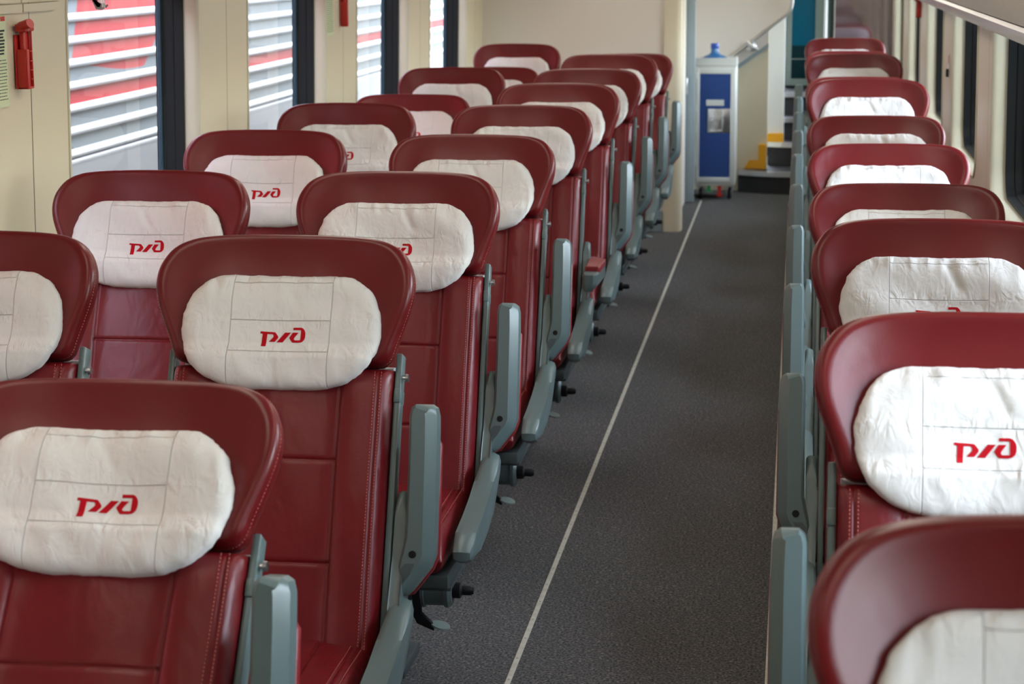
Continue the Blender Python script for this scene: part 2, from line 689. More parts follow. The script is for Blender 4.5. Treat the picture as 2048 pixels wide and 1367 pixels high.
def emblem_mesh(seed):
    bm = bmesh.new()
    k = .0925 / 1438
    dx = (0, 0, .007, -.008, .014, .003)[seed]
    for poly in _MARKS:
        vs = [bm.verts.new(((u - 1020) * k + dx, 0, .677 - (v - 615) * k)) for u, v in poly]
        f = bm.faces.new(vs)
        f.normal_update()
        bmesh.ops.triangulate(bm, faces=[f], ngon_method='EAR_CLIP')
    for i in range(-14, 16):
        geom = bm.verts[:] + bm.edges[:] + bm.faces[:]
        bmesh.ops.bisect_plane(bm, geom=geom, plane_co=(i * .004, 0, 0), plane_no=(1, 0, 0))
    for i in range(-7, 8):
        geom = bm.verts[:] + bm.edges[:] + bm.faces[:]
        bmesh.ops.bisect_plane(bm, geom=geom, plane_co=(0, 0, .677 + i * .004), plane_no=(0, 0, 1))
    for v in bm.verts:
        v.co.y = -cov_n(v.co.x, v.co.z, seed) - .0011
    r = bmesh.ops.extrude_face_region(bm, geom=bm.faces[:])
    for e in r['geom']:
        if isinstance(e, bmesh.types.BMVert):
            e.co.y += .0016
    return bm


def cluster(n, extra=()):
    vals = set()
    for i in range(n + 1):
        t = -1 + 2 * i / n
        vals.add(round(math.copysign(1 - (1 - abs(t)) ** 1.9, t), 5))
    for e in extra:
        vals.update(round(e + d, 5) for d in (-.035, -.018, -.008, 0, .008, .018, .035))
    return sorted(v for v in vals if -1 <= v <= 1)


def rnd(t, m_=14, k=.42):
    return max(0, 1 - abs(t) ** m_) ** k


BK_HW, BK_S0, BK_S1 = .228, -.02, .627


def back_n(x, s):
    a = abs(x) / BK_HW
    n = .029 + .014 * max(0, min(1, (a - .50) / .14)) + .006 * math.sin(max(0, (s - .1)) / .5 * math.pi)
    if a < .5:
        n += .006 * math.cos(a * math.pi)
    for c in (.126,):
        n -= .0045 * math.exp(-((abs(x) - c) / .0028) ** 2)
    if abs(x) < .126:
        for c in (.230, .435):
            n -= .0045 * math.exp(-((s - c) / .0028) ** 2)
    n -= .003 * math.exp(-((abs(x) - .203) / .0022) ** 2)
    n += .0024 * nz(Vector((x * 9, s * 7, 3.3))) + .0018 * nz(Vector((x * 22, s * 6, 7.3))) * (1 - a)
    return n


def backrest_mesh():
    bm = bmesh.new()
    us = cluster(26, (-.126 / BK_HW, .126 / BK_HW, -.203 / BK_HW, .203 / BK_HW))
    mid = (BK_S0 + BK_S1) / 2
    hs = (BK_S1 - BK_S0) / 2
    vs = cluster(30, ((.230 - mid) / hs, (.435 - mid) / hs))
    mid_n = -.012

    def grid(front):
        G = []
        for v in vs:
            row = []
            for u in us:
                x, s = u * BK_HW, mid + v * hs
                e = rnd(u, 22, .45) * rnd(v, 26, .45)
                nn = mid_n + (back_n(x, s) - mid_n) * e if front else mid_n - .022 * e
                row.append(bm.verts.new((x, -nn, s)))
            G.append(row)
        for a in range(len(vs) - 1):
            for b in range(len(us) - 1):
                bm.faces.new((G[a][b], G[a][b + 1], G[a + 1][b + 1], G[a + 1][b]))
    grid(True)
    grid(False)
    bmesh.ops.remove_doubles(bm, verts=bm.verts, dist=1e-5)
    return bm


def back_stitch_mesh(sx):
    bm = bmesh.new()
    if True:
        for xx in (.1965, .2095):
            path = [(Vector((sx * xx, -(back_n(sx * xx, .03 + .585 * i / 60) * (1 if xx < .2 else .985)), .03 + .585 * i / 60)), Vector((sx * .12, -1, 0)).normalized()) for i in range(61)]
            stitches(bm, path)
    return bm


def back_shell_mesh():
    bm = bmesh.new()
    prism(bm, [(-.222, -.01), (.222, -.01), (.222, .64), (-.222, .64)], .030, .062, .014, axis='y')
    return bm


def rail_mesh(sx):
    bm = bmesh.new()
    x0, x1 = sorted((sx * .2295, sx * .2425))
    box(bm, x0, x1, -.004, .034, .02, .66, .003)
    x0, x1 = sorted((sx * .2295, sx * .2432))
    box(bm, x0, x1, -.008, .036, .56, .588, .002)
    return bm


def bolt_mesh(sx):
    bm = bmesh.new()
    cyl(bm, (sx * .240, .008, .612), (sx * .251, .008, .612), .0045, n=12)
    cyl(bm, (sx * .249, .008, .612), (sx * .255, .008, .612), .0085, .0075, n=16)
    return bm


CU_HW = .228


def cushion_top(x, y):
    a = abs(x) / CU_HW
    z = .513 + .006 * math.cos(a * 1.5) - .03 * max(0, (-.40 - y) / .07) ** 2
    z -= .004 * math.exp(-((abs(x) - (.118 + .02 * (-y))) / .003) ** 2) * (1 if y > -.42 else 0)
    z -= .0035 * math.exp(-((abs(x) - .202) / .0026) ** 2)
    z -= .0035 * math.exp(-((abs(x) - .188) / .0026) ** 2)
    z += .002 * nz(Vector((x * 9, y * 9, 1.7)))
    return z


def cushion_mesh():
    bm = bmesh.new()
    us = cluster(26, (-.203 / CU_HW, .203 / CU_HW, -.188 / CU_HW, .188 / CU_HW, -.123 / CU_HW, .123 / CU_HW))
    vs = cluster(28)
    y0, y1 = -.475, .03

    def grid(top):
        G = []
        for v in vs:
            row = []
            for u in us:
                x, y = u * CU_HW, (y0 + y1) / 2 + v * (y1 - y0) / 2
                e = rnd(u, 18, .5) * (rnd(v, 12, .5))
                z = .450 + (cushion_top(x, y) - .450) * e if top else .450 - .045 * e
                row.append(bm.verts.new((x, y, z)))
            G.append(row)
        for a in range(len(vs) - 1):
            for b in range(len(us) - 1):
                bm.faces.new((G[a][b], G[a][b + 1], G[a + 1][b + 1], G[a + 1][b]))
    grid(True)
    grid(False)
    bmesh.ops.remove_doubles(bm, verts=bm.verts, dist=1e-5)
    return bm


def cushion_stitch_mesh(sx, row):
    bm = bmesh.new()
    if True:
        for xx in ((.1835, .207)[row],):
            path = [(Vector((sx * xx, -.43 + .42 * i / 50, cushion_top(sx * xx, -.43 + .42 * i / 50) - .0005)), Vector((0, 0, 1))) for i in range(51)]
            stitches(bm, path)
    return bm


def support_mesh(sx):
    """moulded grey side: an upright bar beside the back that sweeps forward under the armrest along the cushion"""
    bm = bmesh.new()
    bar = [(-.060, .50), (-.005, .565), (.050, .66), (.085, .735), (.100, .765), (.120, .778), (.142, .772), (.152, .750), (.140, .68), (.105, .59), (.060, .51), (.0, .47)]
    a, b = sorted((sx * .2455, sx * .2685))
    prism(bm, bar, a, b, .009, 4)
    low = [(.030, .585), (-.030, .575), (-.10, .545), (-.185, .524), (-.28, .508), (-.38, .496), (-.425, .486), (-.448, .468), (-.446, .446), (-.41, .430), (-.31, .434),
           (-.20, .446), (-.10, .470), (-.03, .495), (.020, .530), (.040, .565)]
    a, b = sorted((sx * .2440, sx * .2930))
    prism(bm, low, a, b, .016, 2)
    return bm


ARM_PIV = Vector((.075, .668))
ARM_X = .299


ARM_PROFILE = [(-.0265, .268), (-.023, .284), (-.014, .291), (.014, .291), (.024, .284), (.028, .268), (.029, .22), (.029, -.006), (.020, -.032), (-.016, -.080),
               (-.026, -.088), (-.036, -.087), (-.042, -.074), (-.042, -.028), (-.034, .004), (-.0285, .030), (-.0265, .16)]


def arm_mesh(sx):
    """in arm axes: z along the raised arm from its pivot, -y is its underside, which faces forward when raised;
    the lower outer corner is cut away on a slant and the outer front edge carries a broad chamfer"""
    bm = bmesh.new()
    P = [Vector(p) for p in ARM_PROFILE]
    n = len(P)
    nor = []
    for i in range(n):
        d = (P[(i + 1) % n] - P[i - 1]).normalized()
        nor.append(Vector((-d.y, d.x)))          # outward for this winding
    rings = []
    for y, ins, outs in ((-.033, .007, .021), (-.0275, .0025, .0165), (-.022, .0005, .0105), (-.011, 0, .0008), (.0, 0, 0), (.027, 0, 0), (.033, .005, .005)):
        ring = []
        for p, q in zip(P, nor):
            f = max(0, min(1, (q.x + .1) / .5))
            v = p - q * (ins + (outs - ins) * f)
            ring.append(bm.verts.new((sx * (ARM_X + v.x), y, v.y)))
        rings.append(ring)
    for A, B in zip(rings, rings[1:]):
        for i in range(n):
            bm.faces.new((A[i], A[(i + 1) % n], B[(i + 1) % n], B[i]))
    bm.faces.new(rings[0])
    bm.faces.new(rings[-1][::-1])
    return bm


def arm_pad_mesh(sx):
    bm = bmesh.new()
    pts = [(-.022, .215), (.024, .222), (.0305, .212), (.0305, -.010), (.0205, -.037), (-.018, -.088), (-.034, -.092), (-.040, -.07), (-.040, -.02), (-.024, .03)]
    prism(bm, [(sx * (ARM_X + x), a) for x, a in pts], .027, .051, .0045, 3, axis='y')
    return bm


def arm_cap_mesh(sx):
    bm = bmesh.new()
    p = Vector((sx * (ARM_X - .011), -.0332, -.004))
    n = Vector((0, -1, 0))
    cyl(bm, p - n * .004, p + n * .001, .0075, n=24)
    cyl(bm, p + n * .0008, p + n * .0016, .004, n=6)
    return bm


def recess_shade_mesh(sx):
    """thin raised plate for the finger recess, its shade put into a darker grey"""
    bm = bmesh.new()
    q = [(-.034, -.033), (-.025, -.022), (-.006, -.022), (-.016, -.045), (-.033, -.063)]
    prism(bm, [(sx * (ARM_X + x), a) for x, a in q], -.0340, -.028, axis='y')
    return bm


def pedestal_mesh():
    bm = bmesh.new()
    box(bm, -.14, .05, -.05, .16, .0, .03, .006)
    box(bm, -.11, .03, -.03, .12, .03, .31, .01)
    box(bm, -.15, .10, -.16, .10, .31, .372, .008)
    return bm


def under_rail_mesh():
    bm = bmesh.new()
    for x in (-.20, .20):
        box(bm, x - .035, x + .035, -.44, .04, .374, .408, .004)
        box(bm, x - .040, x + .040, -.43, .03, .366, .376, .002)
    box(bm, -.20, .20, -.40, -.34, .374, .402, .004)
    return bm


def lock_mesh(sx):
    bm = bmesh.new()
    y, z = -.08, .255
    prof = [(.030, .03), (.030, .105), (.046, .106), (.046, .114), (.040, .115), (.040, .165), (.045, .166), (.045, .176), (.036, .184)]
    prof = [(r, sx * h) for r, h in prof]
    lathe(bm, prof, (0, y, z), 28, 'x')
    return bm


def knob_mesh(sx):
    bm = bmesh.new()
    prof = [(.014, .178), (.021, .185), (.021, .203), (.015, .206), (.0125, .208), (.0125, .228), (.010, .232), (.009, .236)]
    lathe(bm, [(r, sx * h) for r, h in prof], (0, -.08, .255), 18, 'x')
    return bm


def lever_mesh(sx):
    bm = bmesh.new()
    pts = [(.085, .31), (.105, .31), (.108, .205), (.141, .178), (.141, .160), (.098, .178), (.088, .20)]
    prism(bm, [(sx * a, b) for a, b in pts], -.125, -.113, .002, axis='y')
    return bm


def pedal_mesh(sx):
    bm = bmesh.new()
    c = Vector((sx * .158, -.119, .176))
    ux, uy = Vector((sx * .024, 0, -.005)), Vector((0, .017, .004))
    top, bot = [], []
    for i in range(28):
        t = 2 * math.pi * i / 28
        p = c + ux * math.cos(t) + uy * math.sin(t)
        top.append(bm.verts.new(p))
        bot.append(bm.verts.new(p - Vector((0, 0, .005))))
    bm.faces.new(top)
    bm.faces.new(bot[::-1])
    for i in range(28):
        bm.faces.new((top[i], top[(i + 1) % 28], bot[(i + 1) % 28], bot[i]))
    return bm


COVERS = []
for sd in range(5):
    cm = bpy.data.meshes.new('headrest_cover')
    b_ = cover_mesh(sd + 1)
    bmesh.ops.recalc_face_normals(b_, faces=b_.faces)
    b_.to_mesh(cm)
    b_.free()
    cm.materials.append(COTTON)
    em = bpy.data.meshes.new('emblem')
    b_ = emblem_mesh(sd + 1)
    bmesh.ops.recalc_face_normals(b_, faces=b_.faces)
    b_.to_mesh(em)
    b_.free()
    em.materials.append(EMBLEM)
    for p_ in cm.polygons:
        p_.use_smooth = True
    COVERS.append((cm, em))

BACK_PARTS = ('headrest', 'headrest_cover', 'backrest', 'back_shell', 'headrest_shell', 'side_rail')


def make_seat(sx):
    root = empty('passenger_chair', (0, 0, 0))
    h = done(headrest_mesh(), 'headrest', LEATHER_HEAD, root, angle=None)
    for row in (0, 1):
        done(head_stitch_mesh(row), 'stitching', STITCH, h, smooth=False)
    done(headrest_shell_mesh(), 'headrest_shell', SHELL, root, angle=50)
    c = link('headrest_cover', COVERS[0][0], None, root, smooth=False)
    c['label'] = 'white cotton headrest cover'
    e = link('emblem', COVERS[0][1], None, c, smooth=False)
    e['label'] = 'red embroidered letter mark'
    b = done(backrest_mesh(), 'backrest', LEATHER, root, angle=None)
    for s in (-1, 1):
        done(back_stitch_mesh(s), 'stitching', STITCH, b, smooth=False)
    done(back_shell_mesh(), 'back_shell', SHELL, root)
    for s in (sx, -sx):
        r = done(rail_mesh(s), 'side_rail', GREY, root)
        if s == sx == 1:
            done(bolt_mesh(s), 'bolt', STEEL, r)
    q = done(cushion_mesh(), 'seat_cushion', LEATHER, root, angle=None)
    for s, row in ((-1, 0), (-1, 1), (1, 0), (1, 1)):
        done(cushion_stitch_mesh(s, row), 'stitching', STITCH, q, smooth=False)
    done(support_mesh(sx), 'arm_support', GREY, root, angle=40)
    a = done(arm_mesh(sx), 'armrest', GREY, root, angle=34)
    done(arm_pad_mesh(sx), 'armrest_pad', PAD_RED, a, angle=40)['label'] = 'red leather armrest pad'
    done(arm_cap_mesh(sx), 'pivot_cap', BLACK, a)
    done(recess_shade_mesh(sx), 'recess_shade_plate', GREY_M, a, smooth=False)
    done(pedestal_mesh(), 'pedestal', UNDER, root)
    done(under_rail_mesh(), 'under_rail', UNDER, root)
    k = done(lock_mesh(sx), 'swivel_lock', DRUM, root)
    done(knob_mesh(sx), 'knob', BLACK, k)
    l = done(lever_mesh(sx), 'foot_lever', BLACK, root)
    done(pedal_mesh(sx), 'pedal', PEDALM, l)
    for o in root.children:
        if o.name.split('.')[0] in BACK_PARTS:
            o.location = (0, 0, PIV_Z)
        if o.name.startswith('armrest'):
            o.location = (0, ARM_PIV.x, ARM_PIV.y)
    return root


def dup(root, skip=()):
    r = root.copy()
    COL.objects.link(r)
    for ch in root.children:
        if ch.name.split('.')[0] in skip:
            continue
        c = ch.copy()
        COL.objects.link(c)
        c.parent = r
        for g in ch.children:
            d = g.copy()
            COL.objects.link(d)
            d.parent = c
    return r


def pose(root, loc, tilt, cover, arm_down=False, back=0):
    root.location = loc
    for c in root.children:
        nm = c.name.split('.')[0]
        if nm in BACK_PARTS:
            c.rotation_euler.x = -R(tilt)
            c.location.y = -.045 - back
        if nm == 'headrest_cover':
            c.data = COVERS[cover][0]
            for g in c.children:
                g.data = COVERS[cover][1]
        if nm == 'armrest':
            c.rotation_euler.x = R(88) if arm_down else -R(13)


PITCH, Y_LEFT, Y_RIGHT = 1.171, 3.665, 4.048
ORD = ['nearest', 'second', 'third', 'fourth', 'fifth', 'sixth', 'seventh', 'eighth', 'ninth', 'tenth', 'eleventh']
AISLE = {-1: 35.2, 0: 22.9, 1: 21.8, 2: 23.7, 3: 22.4, 4: 21.2, 5: 22.3, 6: 19.6, 7: 29.7}
WINDOW = {0: 22.8, 1: 22.5, 2: 21.3, 3: 21.4, 4: 30.4, 5: 21.1, 6: 32.2, 7: 18.8}
RIGHT = {-2: 17.5, -1: 21.2, 0: 23.0, 1: 33.6, 2: 33.5, 3: 33.5, 4: 21.5, 5: 32.4, 6: 23.2, 7: 30.1, 8: 25.3}
SHIFT = {('aisle', -1): -.012, ('ndows', -2): -.014}    # these seats stand a little out of line
seat_l = make_seat(1)
seat_r = make_seat(-1)
n_ = 0
for tab, cx, y0, proto, where, grp, skip in (
        (AISLE, -1.02, Y_LEFT, seat_l, 'in the column left of the aisle', 'seats left of the aisle', ()),
        (WINDOW, -1.684, Y_LEFT, None, 'in the column along the left windows', 'seats along the left windows', ('swivel_lock', 'foot_lever')),
        (RIGHT, .30, Y_RIGHT, seat_r, 'in the single column along the right windows', 'seats along the right windows', ())):
    for i, (k, t) in enumerate(sorted(tab.items())):
        if i == 0 and proto is not None:
            o = proto
        else:
            o = dup(proto or seat_l, skip)
        n_ += 1
        slide = .05 if (tab is AISLE and k == -1) else 0
        pose(o, (cx + SHIFT.get((grp[-5:], k), 0), y0 + PITCH * k + slide, 0), t, {'aisle-1': 3, 'aisle0': 1, 'ndows-1': 2}.get(grp[-5:] + str(k), (n_ * 3 + (k % 2)) % 5) if tab is not WINDOW else (n_ * 4) % 5, arm_down=(tab is AISLE and k == 3), back=slide)
        state = 'reclined ' if t > 29 else ''
        first = 'nearest' if i == 0 else ORD[i] + ' nearest'
        if i == len(tab) - 1:
            first = 'farthest'
        extra = ', its armrest lowered' if (tab is AISLE and k == 3) else ''
        tag(o, f'{state}red leather seat, {first} {where}{extra}', 'seat', grp)

# ------------------------------------------------------------------ the coach shell
XL, XR = 2.08, .67           # inner faces of the side walls left and right of the camera
LEAN_L, LEAN_R = .022, .014


def wall_x(side, z, depth=0):
    if side < 0:
        return -(XL - LEAN_L * (z - 1.4) + depth)
    return XR - LEAN_R * (z - 1.3) + depth


bm = bmesh.new()
box(bm, -2.4, 1.0, -2.2, 18.5, -.12, 0)
struct(done(bm, 'floor', CARPET, smooth=False))
bm = bmesh.new()
box(bm, -2.4, 1.0, -2.2, 18.5, 2.16, 2.24)
struct(done(bm, 'ceiling', CEIL, smooth=False))


def rrect(y0, y1, z0, z1, r, n=18):
    pts = []
    for cy, cz, a0 in ((y1 - r, z1 - r, 0), (y0 + r, z1 - r, 90), (y0 + r, z0 + r, 180), (y1 - r, z0 + r, 270)):
        for i in range(n):
            a = R(a0 + 90 * i / (n - 1))
            pts.append((cy + r * math.cos(a), cz + r * math.sin(a)))
    return pts


WZ0, WZ1 = .972, 1.78


def side_wall(side, name, material, bays, wins, y_start, y_end):
    bm = bmesh.new()

    def quad(y0, y1, z0, z1):
        vs = [bm.verts.new((wall_x(side, z), y, z)) for y, z in ((y0, z0), (y1, z0), (y1, z1), (y0, z1))]
        bm.faces.new(vs)
    g = .0022
    for (b0, b1), (w0, w1) in zip(bays, wins):
        hole = rrect(w0, w1, WZ0, WZ1, .11)
        cy, cz = (w0 + w1) / 2, (WZ0 + WZ1) / 2
        A, B = [], []
        z0, z1 = .0, 2.16
        for y, z in hole:
            dy, dz = y - cy, z - cz
            t = min(((b1 - g if dy > 0 else b0 + g) - cy) / dy if abs(dy) > 1e-6 else 1e9, ((z1 if dz > 0 else z0) - cz) / dz if abs(dz) > 1e-6 else 1e9)
            A.append((y, z))
            B.append((cy + dy * t, cz + dz * t))
        cor = [(b1 - g, z1), (b0 + g, z1), (b0 + g, z0), (b1 - g, z0)]
        n = len(hole)
        va = [bm.verts.new((wall_x(side, z), y, z)) for y, z in A]
        vb = [bm.verts.new((wall_x(side, z), y, z)) for y, z in B]

        def edge_id(p):
            return 0 if abs(p[0] - (b1 - g)) < 1e-5 else 1 if abs(p[1] - z1) < 1e-5 else 2 if abs(p[0] - (b0 + g)) < 1e-5 else 3
        for i in range(n):
            j = (i + 1) % n
            e0, e1 = edge_id(B[i]), edge_id(B[j])
            two = {(0, 2): (0, 1), (2, 0): (2, 3)}.get((e0, e1))
            if two:
                vc = [bm.verts.new((wall_x(side, cor[k][1]), cor[k][0], cor[k][1])) for k in two]
                bm.faces.new((va[i], vb[i], vc[0], vc[1], vb[j], va[j]))
                continue
            if e0 != e1:
                c = {frozenset((0, 1)): cor[0], frozenset((1, 2)): cor[1], frozenset((2, 3)): cor[2], frozenset((3, 0)): cor[3]}.get(frozenset((e0, e1)))
                if c:
                    vc = bm.verts.new((wall_x(side, c[1]), c[0], c[1]))
                    bm.faces.new((va[i], vb[i], vc, vb[j], va[j]))
                    continue
            bm.faces.new((va[i], vb[i], vb[j], va[j]))
    if bays[0][0] > y_start:
        quad(y_start, bays[0][0] - g, 0, 2.16)
    if bays[-1][1] < y_end:
        quad(bays[-1][1] + g, y_end, 0, 2.16)
    me_o = done(bm, name, material, smooth=False)
    struct(me_o)
    me_o.data.materials[0] = material
    # outer skin behind the panels keeps daylight out of the joints
    bm = bmesh.new()
    ys = [y_start] + [v for w in wins for v in w] + [y_end]
    d0, d1 = .012, .12
    for i in range(0, len(ys), 2):
        y0, y1 = ys[i] - (.012 if i else 0), ys[i + 1] + (.012 if i + 2 < len(ys) else 0)
        for z0, z1 in ((0, 2.16),):
            vs = [bm.verts.new((wall_x(side, z, d), y, z)) for d in (d0, d1) for y in (y0 - (0 if i == 0 else -.02), y1 - (.02 if i + 2 < len(ys) else 0)) for z in (z0, z1)]
            for q in ((0, 1, 3, 2), (4, 6, 7, 5), (0, 4, 5, 1), (2, 3, 7, 6), (0, 2, 6, 4), (1, 5, 7, 3)):
                bm.faces.new([vs[k] for k in q])
    for w0, w1 in wins:
        for z0, z1 in ((0, WZ0 - .006), (WZ1 + .006, 2.16)):
            vs = [bm.verts.new((wall_x(side, z, d), y, z)) for d in (d0, d1) for y in (w0 - .02, w1 + .02) for z in (z0, z1)]
            for q in ((0, 1, 3, 2), (4, 6, 7, 5), (0, 4, 5, 1), (2, 3, 7, 6), (0, 2, 6, 4), (1, 5, 7, 3)):
                bm.faces.new([vs[k] for k in q])
    struct(done(bm, 'wall_left_outer' if side < 0 else 'wall_right_outer', SEAM, smooth=False))


win_no = 0


def window(side, w0, w1):
    global win_no
    win_no += 1
    root = struct(empty(f'window_{win_no}', (0, 0, 0)))
    cy, cz = (w0 + w1) / 2, (WZ0 + WZ1) / 2

    def loft(prof, name, material):
        bm = bmesh.new()
        rings = []
        for inset, depth in prof:
            r = max(.03, .11 - inset)
            rings.append([bm.verts.new((wall_x(side, z, depth), y, z)) for y, z in rrect(w0 + inset, w1 - inset, WZ0 + inset, WZ1 - inset, r)])
        n = len(rings[0])
        for A, B in zip(rings, rings[1:]):
            for i in range(n):
                bm.faces.new((A[i], A[(i + 1) % n], B[(i + 1) % n], B[i]))
        return done(bm, name, material, root, angle=40)
    loft([(-.012, .003), (-.010, -.004), (-.003, -.006), (.002, .0), (.004, .012), (.006, .046), (.004, .06)], 'window_frame', REVEAL)
    loft([(.004, .058), (.006, .047), (.014, .047), (.016, .060), (.017, .078), (.021, .080), (.023, .092), (.024, .112), (.030, .116), (.032, .14)], 'gasket', RUBBER)
    loft([(.031, .118), (.040, .118), (.044, .121), (.046, .130)], 'pane_edge', RUBBER_B)
    bm = bmesh.new()
    vs = [bm.verts.new((wall_x(side, z, .128), y, z)) for y, z in rrect(w0 + .030, w1 - .030, WZ0 + .03, WZ1 - .03, .08)]
    bm.faces.new(vs)
    done(bm, 'pane', GLASS, root, smooth=False)
    # a portal over the opening only helps the renderer find the sky
    P = bpy.data.lights.new('window_portal', 'AREA')
    P.shape = 'RECTANGLE'
    P.size, P.size_y = w1 - w0, WZ1 - WZ0
    P.cycles.is_portal = True
    po = bpy.data.objects.new('window_portal', P)
    COL.objects.link(po)
    po.location = (wall_x(side, cz, .16), cy, cz)
    po.rotation_euler = Vector((1 if side < 0 else -1, 0, 0)).to_track_quat('-Z', 'Z').to_euler()


left_bays = [(1.43 + 1.915 * i, 1.43 + 1.915 * (i + 1)) for i in range(6)]
left_wins = [(b0 + .285, b0 + 1.55) for b0, b1 in left_bays]
side_wall(-1, 'wall_left', CREAM, left_bays, left_wins, -2.2, 13.25)
for w in left_wins:
    window(-1, *w)
right_bays = [(-.167 + 1.875 * i, -.167 + 1.875 * (i + 1)) for i in range(9)]
right_wins = [(b0 + .45, b0 + 1.70) for b0, b1 in right_bays]
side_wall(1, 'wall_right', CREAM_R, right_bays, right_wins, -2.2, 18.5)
for w in right_wins:
    window(1, *w)
bm = bmesh.new()
box(bm, -2.3, .95, -2.3, -2.2, 0, 2.16)
struct(done(bm, 'wall_front', CREAM_W, smooth=False))

# fill light: glowing strips added on the unseen ceiling to brighten the interior
for i in range(7):
    for x, nm in ((-1.2, 'over the left pairs of seats'), (.05, 'over the aisle')):
        if i == 6 and x < -1:
            continue
        t = empty('added_fill_light', (x, .5 + 2.4 * i, 2.16))
        tag(t, f'added warm white fill light strip {nm}', 'light', 'added ceiling fill strips ' + nm)
        bm = bmesh.new()
        box(bm, -.13, .13, -.95, .95, -.035, 0, .006)
        done(bm, 'housing', CEIL, t)
        bm = bmesh.new()
        box(bm, -.11, .11, -.92, .92, -.041, -.034)
        done(bm, 'fill_panel', FILLM, t, smooth=False)

# floor strips with screws
for i, x in enumerate((-.7045, -.047)):
    bm = bmesh.new()
    box(bm, x - .0075, x + .0075, -1.5, 14.9, 0, .003, .001, 1)
    s = struct(done(bm, f'trim_{i + 1}', STRIP, smooth=False))
    bm = bmesh.new()
    for k in range(78):
        cyl(bm, (x, 2.6 + .158 * k, .0028), (x, 2.6 + .158 * k, .0036), .0028, n=8)
    done(bm, 'screw_heads', FRAME_G, s, smooth=False)

# fascia strip along the top of the left wall
for n0, (ya, yb, yc) in enumerate(((3.2, 5.185, 5.185), (5.195, 5.44, 5.62))):
    bm = bmesh.new()
    for (za, zb, th) in ((1.680, 1.702, .012), (1.706, 1.80, .008)):
        pts = [(ya, za), (yb + (yc - yb) * max(0, (za - 1.68)) / .12, za), (yb + (yc - yb) * (zb - 1.68) / .12, zb), (ya, zb)]
        A = [bm.verts.new((wall_x(-1, z), y, z)) for y, z in pts]
        B = [bm.verts.new((wall_x(-1, z) + th, y, z)) for y, z in pts]
        bm.faces.new(A)
        bm.faces.new(B[::-1])
        for i in range(4):
            bm.faces.new((A[i], B[i], B[(i + 1) % 4], A[(i + 1) % 4]))
    struct(done(bm, f'trim_{n0 + 3}', CREAM, smooth=False))

# ------------------------------------------------------------------ luggage rack on the right
t = empty('luggage_rack', (XR, 5, 1.60))
tag(t, 'cream luggage rack with a glossy rounded lower edge above the right windows', 'luggage rack')
prof = [(.665, 1.585), (.655, 1.566), (.635, 1.560), (.610, 1.570), (.585, 1.592), (.566, 1.618)]
prof2 = [(.572, 1.632), (.545, 1.665), (.50, 1.745), (.455, 1.85), (.425, 1.97), (.41, 2.16), (.665, 2.16), (.665, 1.632)]


def extrude_y(prof, y0, y1, name, material, parent, closed):
    bm = bmesh.new()
    A = [bm.verts.new((x, y0, z)) for x, z in prof]
    B = [bm.verts.new((x, y1, z)) for x, z in prof]
    n = len(prof)
    for i in range(n if closed else n - 1):
        bm.faces.new((A[i], B[i], B[(i + 1) % n], A[(i + 1) % n]))
    if closed:
        bm.faces.new(A[::-1])
        bm.faces.new(B)
    o = done(bm, name, material, parent, angle=40)
    return o


t.location = (0, 0, 0)
extrude_y(prof + [(.574, 1.628), (.66, 1.628)], -2.1, 13.2, 'rack_edge', RACK_E, t, True)
for y0, y1 in ((-2.1, 1.7), (1.706, 5.5), (5.506, 9.3), (9.306, 13.2)):
    extrude_y(prof2, y0, y1, 'rack_panel', RACKM, t, True)

# ------------------------------------------------------------------ far end of the saloon
bm = bmesh.new()
box(bm, -2.2, -.86, 13.22, 13.30, 0, 2.16)
struct(done(bm, 'wall_back', CREAM_W, smooth=False))
bm = bmesh.new()
prism(bm, [(-.875, 13.20), (-.80, 13.20), (-.772, 13.212), (-.757, 13.245), (-.757, 13.36), (-.772, 13.385), (-.80, 13.40), (-.875, 13.40)], 0, 2.16, axis='z')
struct(done(bm, 'trim_5', CREAM, angle=60))
bm = bmesh.new()
box(bm, -2.05, -.88, 13.19, 13.225, 0, .14, .004)
struct(done(bm, 'baseboard_back', POST_G, smooth=False))
bm = bmesh.new()
box(bm, -.822, -.755, 14.79, 14.86, 0, 2.16, .006)
post = struct(done(bm, 'trim_6', POST_G))
bm = bmesh.new()
tube(bm, [(-.812, 14.795, .80), (-.812, 14.76, .81), (-.812, 14.755, .86), (-.812, 14.76, .915), (-.812, 14.795, .925)], .006)
for z in (.80, .925):
    pass
done(bm, 'pull_handle', ALU, post)
# corridor wall left of the trolley, and the stair wall behind it
bm = bmesh.new()
box(bm, -.90, -.822, 13.40, 15.5, 0, 2.16)
struct(done(bm, 'wall_corridor', CREAM_W, smooth=False))
bm = bmesh.new()
box(bm, -.90, -.235, 15.62, 15.70, 0, 2.16)
struct(done(bm, 'wall_stair', CREAM, smooth=False))
bm = bmesh.new()
box(bm, -.247, -.112, 15.95, 16.05, .345, 2.16, .004)
struct(done(bm, 'trim_7', WHITE_P, smooth=False))
# slanting skirting of the upper flight, on the stair wall
bm = bmesh.new()
prism(bm, [(-.62, .865), (-.235, 1.135), (-.235, 1.24), (-.62, .97)], 15.585, 15.62, axis='y', mi=0)
w = struct(done(bm, 'trim_8', CREAM_W, smooth=False))
bm = bmesh.new()
prism(bm, [(-.62, .83), (-.235, 1.10), (-.235, 1.135), (-.62, .865)], 15.58, 15.62, axis='y')
struct(done(bm, 'trim_9', POST_G, smooth=False))
